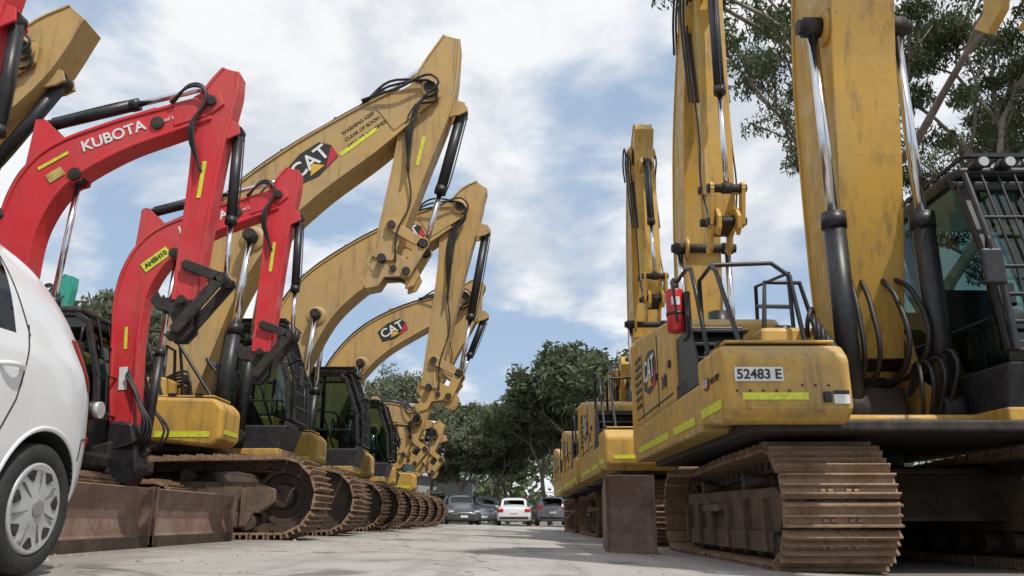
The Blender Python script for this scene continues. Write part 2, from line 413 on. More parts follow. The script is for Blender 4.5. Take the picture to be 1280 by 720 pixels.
    tube(e, 'hand_rail', [(u+.9, -hw+.1, 1.75), (u+.62, -hw+.08, 2.5), (u+.5, -hw+.08, 2.72), (u+.3, -hw+.08, 2.78), (u-.2, -hw+.08, 2.78), (u-.25, -hw+.08, 2.3)], rl, BLK, False)
    tube(e, 'hand_rail', [(u+1.5, -hw+.2, 1.78), (u+.95, -hw+.2, 2.55), (u+.8, -hw+.2, 2.66), (u+.1, -hw+.25, 2.72), (u+.1, -hw+.25, 2.1)], rl, BLK, False)
    tube(e, 'hand_rail', [(u+.8, -hw+.2, 2.66), (u+.8, -1.0, 2.68), (u+.82, -.85, 2.55), (u+.95, -.8, 1.76)], rl, BLK, False)
    tube(e, 'hand_rail', [(u+.75, -1.1, 2.08), (u+.72, -1.05, 2.52), (u+.7, -.72, 2.52), (u+.7, -.62, 2.08)], rl, BLK, False)
    tube(e, 'hand_rail', [(u+.1, -.6, 2.08), (u+.1, -.6, 2.8), (u-.9, -.62, 2.95), (u-.95, -.62, 2.5)], rl, BLK, False)
    tube(e, 'hand_rail', [(u+.1, -.6, 2.45), (u-.9, -.62, 2.72)], rl, BLK, False)
    for s in (-1, 1):
        prism(e, 'boom_bracket', [(u-.55, 1.2), (u+.95, 1.2), (u+.9, 1.4), (u+.45, 1.65), (u+.35, 2.05), (u+.15, 2.2), (u-.1, 2.1), (u-.5, 1.5)], s*.4-.035, s*.4+.035, B, .01)
    box(e, 'front_beam', u+.35, u+1.1, -.76, hw-.05, 1.12, 1.26, B, .03)
    box(e, 'swing_motor', u-.5, u+.1, -.3, .3, 1.2, 1.75, DARK, .05)
    box(e, 'valve_block', u+.0, u+.4, -.28, .28, 1.27, 1.6, GREASE, .03)
    st = c['boom']; bw = c.get('bw', .56)
    pts, nrm = beam(e, 'boom', st, bw, M, .05, 6)
    cyl(e, 'boom_pin', (st[0][0], -.5, st[0][1]), (st[0][0], .5, st[0][1]), .11, DARK, 20)
    ct = c['bcyl'][1]
    cyl(e, 'cylinder_pin', (ct[0], -bw/2-.27, ct[1]), (ct[0], bw/2+.27, ct[1]), .075, DARK, 18)
    lathe(e, 'pin_boss', [(.19, 0), (.19, .03), (.14, .05)], (ct[0], -bw/2, ct[1]), -1, M)
    for s in (-1, 1):
        hyd(e, 'boom_cylinder', c['bcyl'][0], ct, s*(bw/2+.13), .1, c['bcyl'][2])
    ss = c['stick']; sw = c.get('sw', .42)
    beam(e, 'stick', ss, sw, M, .04, 5)
    pv = c['pivot']
    for s in (-1, 1):
        a = st[-1]; b = st[-2]; d = np.array([a[0]-b[0], a[1]-b[1]]); d /= np.linalg.norm(d); n = np.array([-d[1], d[0]])
        P = np.array(a[:2]); Q = np.array(pv)
        pl = [P-d*.5+n*(a[2]*.5-.01), P-d*.5-n*(a[2]*.5-.01), Q-n*.22+d*.05, Q+d*.2, Q+n*.22+d*.05]
        prism(e, 'boom_cheek', [tuple(q) for q in pl], s*(bw/2-.03), s*(bw/2+.014), M, .006)
    cyl(e, 'stick_pin', (pv[0], -bw/2-.07, pv[1]), (pv[0], bw/2+.07, pv[1]), .1, DARK, 20)
    lathe(e, 'pin_cap', [(.15, 0), (.15, .05), (.1, .06)], (pv[0], -bw/2, pv[1]), -1, M)
    lathe(e, 'pin_cap', [(.15, 0), (.15, .05), (.1, .06)], (pv[0], bw/2, pv[1]), 1, M)
    sc = c['scyl']; hyd(e, 'stick_cylinder', sc[0], sc[1], 0, .095, sc[2])
    for s in (-1, 1):
        prism(e, 'cylinder_lug', [(sc[0][0]-.25, sc[0][1]-.28), (sc[0][0]+.25, sc[0][1]-.1), (sc[0][0]+.08, sc[0][1]+.1), (sc[0][0]-.08, sc[0][1]+.1)], s*.12, s*.16, M)
    J = linkage(e, ss, sw, M)
    kc = c['kcyl']; hyd(e, 'bucket_cylinder', kc[0], tuple(J), 0, .085, kc[1])
    a = np.array(kc[0])
    for s in (-1, 1):
        prism(e, 'cylinder_lug', [(a[0]-.35, a[1]+.22), (a[0]+.05, a[1]+.1), (a[0]+.1, a[1]-.05), (a[0]-.02, a[1]-.12), (a[0]-.35, a[1]-.2)], s*.13-.02, s*.13+.02, M, .006)
    n = len(pts); up = c.get('up', 1)
    hoses_along(e, pts, nrm, .07, (-.2, -.14, .14, .2), .024, 2, n-1, up)
    for k in range(4, n-4, 5):
        q = pts[k]; o = up*(q[2]/2+.05)
        box(e, 'hose_clamp', q[0]+nrm[k][0]*o-.04, q[0]+nrm[k][0]*o+.04, -.24, .24, q[1]+nrm[k][1]*o-.04, q[1]+nrm[k][1]*o+.04, DARK, .01)
    p0 = pts[n-5]; o0 = up*(p0[2]/2+.08); A = Vector((p0[0]+nrm[n-5][0]*o0, 0, p0[1]+nrm[n-5][1]*o0))
    s1 = np.array(ss[1][:2]); s2 = np.array(ss[-1][:2])
    for i, y in enumerate((-.33, -.28, -.23, -.19, .2, .27)):
        m1 = s1*.8+s2*.2; m2 = s1*.45+s2*.55
        tube(e, 'hydraulic_hose', [A+Vector((0, y, 0)), Vector((A.x*.5+pv[0]*.5, y*1.25, A.z*.35+pv[1]*.65+.12*(i % 3))),
              Vector((pv[0]+.12, y*1.3, pv[1]+.1-.14*(i % 3))), Vector((m1[0]-.1-.05*i, y*1.25, m1[1])), Vector((m2[0], y*1.1, m2[1]))], .021, HOSE)
    # lines running down the stick side to the coupler
    for i, y in enumerate((-1, 1)):
        m2 = s1*.45+s2*.55; m3 = s1*.12+s2*.88
        tube(e, 'coupler_hose', [(m2[0], y*.27, m2[1]), (m2[0]+.05, y*.26, (m2[1]+m3[1])/2), (m3[0]+.12, y*.28, m3[1]), (s2[0]+.2, y*.2, s2[1]-.05)], .014, HOSE)
    if not far:
        for i, y in enumerate((-.24, -.16, -.08, .08, .18)):
            f = st[1]; g = st[0]
            tube(e, 'hydraulic_hose', [(u+.2, y, 1.6), (u+.7+.05*i, y*1.5, 1.65+.05*i), (g[0]+.62, y*1.5, g[1]+.25+.07*i), (f[0]+f[2]*.45, y*1.2, f[1]-.1)], .024, HOSE)
        for i in range(7):
            y = -.52-.035*i
            tube(e, 'hydraulic_hose', [(u+.4, -.48, 1.45+.06*i), (u+.8+.05*(i % 3), y, 1.4+.1*i), (u+.95, y-.03, 1.85+.05*i), (u+.4, -.5, 1.95+.03*i)], .02, HOSE)
        for i in range(4):
            tube(e, 'hydraulic_hose', [(u+.9, .15+.07*i, 1.27), (u+1.05, .1+.1*i, 1.5+.1*i), (u+.8, .2+.05*i, 1.75), (u+.5, .25, 1.5)], .018, HOSE)
    # cab
    v = u+c.get('co', 0)
    y0, y1 = .56, min(hw, 1.62); x0, x1 = v-.15, v+1.55; zb = 1.25; zt = c.get('cabtop', 3.15)
    prof = [(x0, zb), (x1-.15, zb), (x1, zb+.5), (x1-.06, zb+1.1), (x1-.32, zt-.1), (x1-.45, zt), (x0, zt)]
    prism(e, 'cab_glazing', [(x*.97+.03*(v+.7), z*.985+.03) for x, z in prof], y0+.04, y1-.04, GLS, 0)
    prism(e, 'cab_base', [(x0, zb-.05), (x1-.13, zb-.05), (x1+.01, zb+.38), (x0, zb+.38)], y0, y1, CABK, .03)
    prism(e, 'cab_base_trim', [(x0, zb-.1), (x1-.1, zb-.1), (x1-.1, zb+.03), (x0, zb+.03)], y0-.01, y1+.01, B, .02)
    for y in (y0+.03, y1-.03):
        for P, Q, w in ((prof[2], prof[3], .07), (prof[3], prof[4], .07), (prof[0], prof[6], .1), ((x0+.75, zb), (x0+.72, zt), .08), (prof[4], prof[5], .07), (prof[5], prof[6], .08)):
            a = np.array(P); b = np.array(Q); t = (b-a)/np.linalg.norm(b-a); n_ = np.array([-t[1], t[0]])*w/2
            a = a-t*.02; b = b+t*.02
            prism(e, 'cab_post', [tuple(a-n_), tuple(b-n_), tuple(b+n_), tuple(a+n_)], y-.035, y+.035, CABK, .01)
    for (x, z) in (prof[2], prof[4]):
        box(e, 'cab_crossbar', x-.035, x+.035, y0, y1, z-.04, z+.04, CABK, .01)
    box(e, 'rear_wall', x0-.01, x0+.03, y0+.02, y1-.02, zb, zb+1.2, CABK, .01)
    slab(e, 'cab_roof', [(x0-.05, y0), (x1-.42, y0), (x1-.3, y0+.05), (x1-.3, y1-.05), (x1-.42, y1), (x0-.05, y1)], zt-.01, zt+.09, CABK, .03)
    g = [(x1+.08, zb+.45), (x1+.04, zb+1.15), (x1-.22, zt)]
    ng = 4 if far else 8
    for k in range(ng):
        y = y0+.03+(y1-y0-.06)*k/(ng-1)
        tube(e, 'guard_bar', [(x, y, z) for x, z in g], .012 if 0 < k < ng-1 else .028, BLK, False)
    for f in (0, .33, .66, 1, 1.5, 2):
        i = min(int(f), 1); t = f-i; x = g[i][0]*(1-t)+g[i+1][0]*t; z = g[i][1]*(1-t)+g[i+1][1]*t
        tube(e, 'guard_bar', [(x, y0+.03, z), (x, y1-.03, z)], .018, BLK, False)
    if not far:
        for y in np.linspace(y0+.05, y1-.05, 7):
            box(e, 'roof_guard_bar', x0, x1-.15, y-.012, y+.012, zt+.14, zt+.17, BLK, 0)
        for x in np.linspace(x0, x1-.15, 4):
            box(e, 'roof_guard_bar', x-.02, x+.02, y0, y1, zt+.105, zt+.14, BLK, 0)
        for y in (y0+.15, y0+.38, y1-.38, y1-.15):
            cyl(e, 'work_lamp', (x1-.2, y, zt+.06), (x1-.1, y, zt+.05), .042, LAMP, 14)
            cyl(e, 'work_lamp_housing', (x1-.27, y, zt+.06), (x1-.11, y, zt+.055), .052, BLK, 14)
        tube(e, 'wiper', [(x1+.01, y0+.3, zb+.55), (x1-.02, y0+.5, zb+1.0)], .01, BLK, False)
        tube(e, 'side_rail', [(x0+.1, y0-.03, zb+.75), (x1-.1, y0-.03, zb+.75)], .015, BLK, False)
    tube(e, 'mirror_arm', [(x1-.05, y0, zb+1.3), (x1+.2, y0-.12, zb+1.35), (x1+.2, y0-.12, zb+1.2)], .015, BLK)
    box(e, 'mirror', x1+.17, x1+.22, y0-.2, y0-.03, zb+.95, zb+1.25, BLK, .02)
    ym = (y0+y1)/2
    prism(e, 'seat', [(v+.2, zb+.5), (v+.75, zb+.5), (v+.78, zb+.62), (v+.38, zb+.66), (v+.22, zb+1.35), (v+.1, zb+1.35)], ym-.25, ym+.25, DARK, .04)
    box(e, 'console', v+.4, v+.9, y0+.08, ym-.3, zb+.4, zb+.8, DARK, .03)
    box(e, 'monitor', x1-.3, x1-.26, y0+.1, y0+.32, zb+.9, zb+1.1, DARK, .01)
    if c.get('logo'):
        lp = c['logo']; logo(e, lp[0], lp[1], lp[2], -bw/2-.006)
    for s_ in c.get('tapes', ()):
        strip(e, s_[0], s_[1], .06, -bw/2-.004, TAPE)
    for s_ in c.get('stapes', ()):
        strip(e, s_[0], s_[1], .05, -sw/2-.004, TAPE)
    if c.get('stencil'):
        p, a = c['stencil']
        for k, tx in enumerate(('WARNING KEEP', 'CLEAR OF BOOM', 'AREA AT ALL TIMES')):
            text(e, tx, (p[0]+math.sin(a)*.12*k, -bw/2-.004, p[1]-math.cos(a)*.12*k), .085, a, DARK)
    if det:
        x = u+.40; y = -hw-.07
        cyl(e, 'fire_extinguisher_bottle', (x, y, 2.12), (x, y, 2.54), .085, EXT, 24, bev=.02)
        cyl(e, 'fire_extinguisher_neck', (x, y, 2.52), (x, y, 2.62), .03, BLK, 12)
        box(e, 'fire_extinguisher_lever', x-.08, x+.04, y-.02, y+.02, 2.61, 2.65, BLK, .005)
        tube(e, 'fire_extinguisher_hose', [(x, y, 2.6), (x+.1, y-.03, 2.58), (x+.11, y-.02, 2.35), (x+.09, y, 2.2)], .012, BLK)
        box(e, 'extinguisher_bracket', x-.1, x+.1, -hw-.0, -hw+.06, 2.05, 2.5, BLK, .01)
        cyl(e, 'extinguisher_strap', (x, y, 2.28), (x, y, 2.31), .09, BLK, 24)
        box(e, 'extinguisher_label', x+.05, x+.089, y-.05, y+.03, 2.37, 2.45, WHT, 0)
        xf = u+1.745
        box(e, 'number_plate', xf, xf+.006, -hw+.07, -hw+.442, 1.43, 1.54, WHT, .002)
        text(e, '52483 E', (xf+.008, -hw+.256, 1.482), .105, 0, BLKM, 'front', bold=.002)
        box(e, 'warning_decal', xf, xf+.004, -.94, -.82, 1.26, 1.33, WHT, 0)
        box(e, 'warning_decal', xf, xf+.004, -.94, -.82, 1.33, 1.36, BLKM, 0)
        box(e, 'camera_housing', xf-.01, xf+.03, -1.02, -.96, 1.27, 1.35, BLK, .01)
        box(e, 'decal', u+.801, u+.804, -1.05, -.92, 1.86, 1.96, BLUE, 0)
        box(e, 'decal', u+.801, u+.804, -.8, -.7, 1.86, 1.96, BLKM, 0)
        logo(e, (u+1.15, 1.5), .09, 0, -hw-.003)
        text(e, 'NO STEP', (u+1.42, -hw-.004, 1.5), .07, 0, BLKM)
        for k in range(8):
            yy = -hw+.08+.1*k
            cyl(e, 'bolt', (xf-.003, yy, 1.4 if k > 4 else 1.36), (xf+.006, yy, 1.4 if k > 4 else 1.36), .009, DARK, 8)
    return e

def ground_z(x): return -.03*max(-3, min(3, x))

E = dict(boom=[(.05, 1.85, .42), (.12, 2.6, .72), (.35, 3.7, .95), (.85, 4.7, 1.02), (1.6, 5.45, .92), (2.5, 6.13, .8), (3.25, 6.7, .58)],
    pivot=(3.58, 6.92), stick=[(3.9, 7.92, .26), (3.7, 7.25, .6), (3.54, 6.65, .72), (3.27, 5.5, .5), (2.92, 4.05, .28)],
    bcyl=((.75, 1.45), (.95, 4.35), .52), scyl=((1.3, 5.7), (3.83, 7.8), .6), kcyl=((4.08, 6.65), .6),
    logo=((1.75, 5.6), .40, R(42)), tapes=(((2.2, 5.75), (2.75, 6.2)),), stapes=(((3.5, 6.1), (3.4, 5.6)),), us=-.55, co=.45, num='336', stencil=((2.45, 6.3), R(38)))
F_ = dict(boom=[(.3, 1.9, .42), (.4, 2.6, .7), (.62, 3.6, .95), (1.1, 4.55, 1.0), (1.95, 5.3, .9), (2.9, 5.9, .76), (3.7, 6.35, .55)],
    pivot=(4.0, 6.55), stick=[(4.45, 7.1, .26), (4.2, 6.75, .6), (4.0, 6.2, .72), (3.8, 4.9, .5), (3.45, 2.75, .28)],
    bcyl=((.95, 1.45), (1.15, 4.2), .5), scyl=((1.7, 5.6), (4.4, 7.02), .6), kcyl=((4.55, 6.1), .62),
    logo=((2.9, 5.88), .36, R(32)), tapes=(), stapes=(((3.85, 5.3), (3.75, 4.7)),), us=-.1, co=.5, num='330')
G = dict(boom=[(.2, 1.9, .4), (.35, 2.7, .65), (.7, 3.7, .82), (1.4, 4.55, .86), (2.4, 5.15, .76), (3.5, 5.6, .52)],
    pivot=(3.8, 5.75), stick=[(4.2, 6.2, .26), (3.95, 5.9, .55), (3.8, 5.4, .66), (3.4, 4.4, .45), (3.0, 3.4, .28)],
    bcyl=((.9, 1.45), (1.2, 4.0), .5), scyl=((1.9, 5.4), (4.15, 6.15), .6), kcyl=((4.3, 5.3), .6), logo=((1.95, 4.87), .36, R(30)), us=.0, co=.3, num='326', far=1)
LOW = dict(boom=[(.2, 1.9, .4), (.3, 2.4, .55), (.5, 2.9, .7), (.9, 3.25, .7), (1.4, 3.3, .6), (1.9, 3.2, .45)],
    pivot=(2.1, 3.15), stick=[(2.4, 3.55, .24), (2.2, 3.3, .45), (2.05, 2.95, .5), (1.9, 2.5, .4), (1.75, 2.1, .28)],
    bcyl=((.9, 1.45), (.85, 2.8), .6), scyl=((.8, 3.75), (2.38, 3.55), .6), kcyl=((2.5, 3.0), .6), us=-.1, num='320', far=1)
for (x, y, c) in ((-4.9, 11.8, E), (-5.1, 16.0, F_), (-5.0, 20.2, G), (-5.0, 24.6, LOW), (-4.9, 29.0, LOW)):
    excavator((x, y, ground_z(-3)), 0, c)
excavator((-9.9, 9.6, ground_z(-3)), 0, dict(E, boom=[(.05, 1.85, .42), (.2, 2.6, .72), (.5, 3.6, .95), (1.1, 4.5, 1.0), (1.9, 5.1, .9), (2.6, 5.6, .8), (3.2, 6.0, .6)],
    pivot=(3.45, 6.2), stick=[(4.0, 6.85, .3), (3.65, 6.45, .65), (3.3, 5.9, .72), (2.6, 4.9, .5), (1.9, 3.7, .28)], scyl=((1.3, 5.25), (3.9, 6.75), .6), kcyl=((3.85, 5.9), .6), logo=None, tapes=(), stapes=(), stencil=None, far=1))

R1 = dict(us=1.05, hw=1.75, W=.9, yc=(-.85, 1.45), L=5.0, mat=YEL, body=YEL, detail=1, cabtop=3.35, bw=.56, num='340', up=1,
    boom=[(1.2, 1.9, .45), (1.3, 2.7, .72), (1.45, 3.8, .95), (1.6, 5.0, 1.05), (2.0, 6.3, 1.05), (2.9, 7.6, .9), (4.1, 8.6, .6)],
    pivot=(4.5, 8.85), stick=[(5.1, 9.5, .3), (4.8, 9.1, .65), (4.6, 8.5, .75), (4.45, 6.6, .5), (4.3, 4.05, .3)],
    bcyl=((1.9, 1.35), (1.95, 5.1), .47), scyl=((2.1, 7.3), (5.0, 9.5), .6), kcyl=((5.1, 8.4), .6), stapes=(), tapes=())
excavator((3.38, 8.85, ground_z(3)), R(-90), R1)
R2 = dict(R1, detail=0, hw=1.9, cabtop=3.15, num='335', up=1, yc=(-.95, 1.35),
    boom=[(1.15, 1.9, .45), (1.2, 2.7, .75), (1.3, 3.9, .95), (1.45, 5.2, 1.0), (1.8, 6.8, .95), (2.3, 8.0, .8), (2.9, 9.1, .6)],
    pivot=(3.1, 9.35), stick=[(3.5, 10.1, .3), (3.25, 9.6, .6), (3.1, 9.0, .7), (3.1, 7.2, .5), (3.05, 4.95, .3)],
    bcyl=((1.85, 1.35), (1.95, 4.9), .5), scyl=((1.3, 7.3), (3.4, 10.0), .6), kcyl=((3.7, 8.9), .55))
excavator((3.3, 15.0, ground_z(3)), R(-90), R2)
R3 = dict(R2, boom=[(1.15, 1.9, .45), (1.15, 2.9, .75), (1.2, 4.2, .95), (1.3, 5.6, 1.0), (1.5, 7.1, .9), (1.8, 8.4, .7), (2.0, 9.0, .6)],
    pivot=(2.15, 9.25), stick=[(2.7, 9.75, .3), (2.35, 9.4, .6), (2.25, 8.9, .7), (2.5, 7.2, .5), (2.7, 5.3, .3)], scyl=((.8, 6.9), (2.6, 9.7), .6), kcyl=((2.9, 8.7), .55), hw=1.85, far=1)
excavator((3.25, 20.6, ground_z(3)), R(-90), R3)
R4 = dict(R2, boom=[(1.15, 1.9, .4), (1.2, 2.7, .65), (1.5, 3.5, .8), (2.1, 4.1, .85), (3.0, 4.3, .75), (4.0, 4.2, .5)],
    pivot=(4.3, 4.2), stick=[(4.8, 4.6, .26), (4.5, 4.35, .55), (4.3, 3.9, .66), (4.0, 3.2, .45), (3.7, 2.2, .28)],
    bcyl=((1.9, 1.45), (2.1, 3.8), .5), scyl=((2.3, 4.7), (4.75, 4.6), .6), kcyl=((4.8, 4.0), .6), hw=1.75, far=1)
excavator((3.2, 26.4, ground_z(3)), R(-90), R4)

# ------------------------------------------------------------------ small excavator
def mini(loc, yaw, M=None, label=None, lettering=None, sc=.97):
    M = M or RED
    e = empty('mini_excavator', loc, yaw); e.scale = (sc, sc, sc)
    crawler(e, 2.75, .29, .45, .135, .85, 'small')
    box(e, 'car_body', -.6, .6, -.65, .65, .28, .58, DARK, .04)
    cyl(e, 'swing_ring', (0, 0, .55), (0, 0, .74), .45, DARK, 30)
    pf = [(1.86, .03), (1.80, .12), (1.775, .25), (1.79, .38), (1.86, .52), (1.80, .53), (1.72, .38), (1.70, .25), (1.73, .1), (1.80, .02)]
    prism(e, 'dozer_blade', pf, -1.12, 1.12, BLADE, .006)
    box(e, 'blade_edge', 1.84, 1.875, -1.13, 1.13, .0, .1, GREASE, .004)
    for s in (-1, 1):
        prism(e, 'blade_end_plate', [(1.66, .06), (1.88, .02), (1.88, .54), (1.7, .5)], s*1.13-.012, s*1.13+.012, BLADE, .004)
        prism(e, 'blade_arm', [(.4, .28), (1.74, .16), (1.74, .34), (.4, .46)], s*.42-.05, s*.42+.05, M, .01)
    hyd(e, 'blade_cylinder', (.7, .6), (1.68, .36), 0, .055, .5)
    box(e, 'deck', -1.1, .95, -.95, .95, .74, .9, DARK, .04)
    arc = [(-.2, -1.0), (-.9, -1.0)] + [(-.9-.62*math.sin(a), -1.0+.6*(1-math.cos(a))) for a in [math.pi/2*i/7 for i in range(1, 8)]]
    slab(e, 'rear_counterweight', arc+[(x, -y) for x, y in reversed(arc)], .88, 1.25, M, .06)
    slab(e, 'engine_cover', [(-.25, -.97), (-.85, -.97), (-1.3, -.65), (-1.42, 0), (-1.3, .65), (-.85, .97), (-.25, .97)], 1.25, 1.72, M, .08)
    prism(e, 'right_side_cover', [(-.3, .88), (.8, .88), (.85, 1.05), (.5, 1.35), (-.3, 1.5)], -.97, -.4, M, .05)
    prof = [(-.55, .9), (.72, .9), (.82, 1.35), (.78, 1.7), (.6, 2.3), (.45, 2.4), (-.55, 2.4)]
    y0, y1 = -.36, .88
    prism(e, 'cab_glazing', [(x*.96, z*.985+.03) for x, z in prof], y0+.03, y1-.03, GLS, 0)
    prism(e, 'cab_base', [(-.56, .88), (.74, .88), (.84, 1.3), (-.56, 1.3)], y0, y1, CABK, .03)
    for y in (y0+.02, y1-.02):
        for P, Q, w in ((prof[2], prof[3], .06), (prof[3], prof[4], .06), (prof[4], prof[5], .06), (prof[5], prof[6], .08), (prof[0], prof[6], .1), ((.12, .9), (.1, 2.4), .07)):
            a = np.array(P); b = np.array(Q); t = (b-a)/np.linalg.norm(b-a); n = np.array([-t[1], t[0]])*w/2
            prism(e, 'cab_post', [tuple(a-n), tuple(b-n), tuple(b+n), tuple(a+n)], y-.03, y+.03, CABK, .008)
    box(e, 'cab_roof', -.6, .52, y0-.02, y1+.02, 2.38, 2.48, CABK, .04)
    box(e, 'cab_crossbar', .56, .64, y0, y1, 2.26, 2.33, CABK, .01)
    for k in range(6):
        y = y0+.06+(y1-y0-.12)*k/5
        tube(e, 'guard_bar', [(.9, y, 1.3), (.86, y, 1.72), (.68, y, 2.34)], .011, BLK, False)
    for z, x in ((1.3, .9), (1.72, .86), (2.05, .77), (2.34, .68)):
        tube(e, 'guard_bar', [(x, y0+.05, z), (x, y1-.05, z)], .014, BLK, False)
    prism(e, 'seat', [(-.2, 1.3), (.3, 1.3), (.3, 1.42), (-.02, 1.45), (-.12, 2.0), (-.25, 2.0)], .05, .5, DARK, .03)
    cyl(e, 'head_lamp', (.92, -.55, 1.32), (.98, -.55, 1.32), .085, LAMP, 20)
    cyl(e, 'head_lamp_housing', (.86, -.55, 1.32), (.925, -.55, 1.32), .095, BLK, 20)
    tube(e, 'lamp_stem', [(.8, -.55, 1.0), (.86, -.55, 1.25)], .02, BLK)
    tube(e, 'hand_rail', [(.8, -.9, .9), (.8, -.92, 1.5), (.3, -.92, 1.7), (-.2, -.9, 1.5)], .018, BLK)
    tube(e, 'mirror_arm', [(.6, -.38, 2.2), (.75, -.7, 2.15), (.75, -.72, 1.95)], .012, BLK)
    box(e, 'mirror', .73, .77, -.82, -.64, 1.7, 2.0, BLK, .02)
    prism(e, 'swing_post', [(.85, .6), (1.15, .58), (1.24, .75), (1.2, 1.0), (1.12, 1.24), (.88, 1.26), (.85, 1.0)], -.15, .15, BLK, .03)
    prism(e, 'swing_bracket', [(.6, .7), (.95, .7), (.95, 1.05), (.6, .95)], -.2, .2, DARK, .03)
    cyl(e, 'swing_pin', (.93, 0, .58), (.93, 0, 1.2), .09, DARK, 18)
    bw = .19
    st = [(1.0, 1.12, .2), (.95, 1.6, .24), (.90, 2.2, .27), (.91, 2.75, .33), (1.12, 3.22, .38), (1.6, 3.52, .29), (2.1, 3.71, .24), (2.44, 3.83, .21)]
    pts, nrm = beam(e, 'boom', st, bw, M, .03, 5)
    ss = [(2.60, 4.22, .13), (2.54, 4.02, .26), (2.48, 3.78, .31), (2.46, 3.2, .22), (2.41, 2.02, .16)]
    beam(e, 'stick', ss, .17, M, .02, 5)
    pv = (2.47, 3.88)
    for s in (-1, 1):
        prism(e, 'boom_cheek', [(2.15, 3.64), (2.44, 3.74), (2.58, 3.86), (2.52, 3.98), (2.4, 3.96), (2.13, 3.85)], s*.085, s*.107, M, .004)
    cyl(e, 'stick_pin', (pv[0], -.15, pv[1]), (pv[0], .15, pv[1]), .045, DARK, 16)
    for s in (-1, 1):
        prism(e, 'cylinder_lug', [(.86, 3.25), (1.25, 3.45), (.97, 3.72), (.88, 3.72)], s*.05, s*.075, M, .004)
    hyd(e, 'stick_cylinder', (.92, 3.68), (2.58, 4.14), 0, .052, .5)
    hyd(e, 'boom_cylinder', (1.22, .95), (1.32, 3.16), 0, .052, .5)
    for s in (-1, 1):
        prism(e, 'boom_cylinder_lug', [(1.05, 3.14), (1.4, 3.35), (1.38, 3.12), (1.26, 3.08)], s*.07, s*.09, M, .004)
    J = linkage(e, ss, .18, M, False, R(75))
    hyd(e, 'bucket_cylinder', (2.70, 3.62), tuple(J), 0, .046, .62)
    for s in (-1, 1):
        prism(e, 'bucket_cylinder_lug', [(2.55, 3.75), (2.72, 3.68), (2.74, 3.58), (2.55, 3.48)], s*.06, s*.08, M, .004)
    hoses_along(e, pts, nrm, .03, (-.07, -.035, .04, .075), .013, 3, len(pts)-6, 1)
    for i, y in enumerate((-.13, -.11, -.09, .1, .13)):
        tube(e, 'hydraulic_hose', [(2.1, y, 3.86), (2.3, y*1.3, 4.0+.03*i), (2.42, y*1.3, 3.95), (2.36-.03*i, y*1.4, 3.6), (2.44, y*1.1, 3.2)], .012, HOSE)
        tube(e, 'hydraulic_hose', [(.9, y, .95), (1.25+.03*i, y*1.4, 1.1), (1.15, y*1.3, 1.5), (.98, y, 1.75+.04*i)], .014, HOSE)
    strip(e, (2.46, 3.3), (2.44, 2.95), .035, -.089, TAPE)
    strip(e, (.90, 2.3), (.92, 2.05), .035, -bw/2-.004, TAPE)
    strip(e, (.93, 1.85), (.95, 1.6), .09, -bw/2-.005, WHT, 'white_label')
    for q in ((1.0, 1.2), (1.33, 3.17), (2.0, 3.67)):
        lathe(e, 'pin_boss', [(.06, 0), (.06, .02), (.03, .025)], (q[0], -bw/2, q[1]), -1, DARK, 16)
    if lettering:
        text(e, lettering, (1.62, -bw/2-.006, 3.54), .145, R(23), WHT, bold=.003)
        text(e, 'Rental Service', (2.12, -bw/2-.006, 3.72), .05, R(20), WHT)
    if label:
        strip(e, (1.0, 2.98), (1.26, 3.20), .12, -bw/2-.006, TAPE, 'fleet_label')
        text(e, label, (1.13, -bw/2-.011, 3.09), .08, R(40), BLKM, bold=.002)
    else:
        strip(e, (1.0, 3.22), (1.24, 3.38), .03, -bw/2-.004, TAPE)
        strip(e, (1.1, 3.12), (1.22, 3.21), .09, -bw/2-.005, GOLD, 'label')
    return e
mini((-5.03, 6.4, ground_z(-3)), 0, lettering='KUBOTA')
mini((-5.03, 8.5, ground_z(-3)), 0, label='AHSH10', lettering='KUBOTA')
mini((-6.0, 4.75, ground_z(-3)), 0, label='AHSH68')
mini((-10.75, 13.9, ground_z(-3)), 0, M=TEAL, sc=1.06)

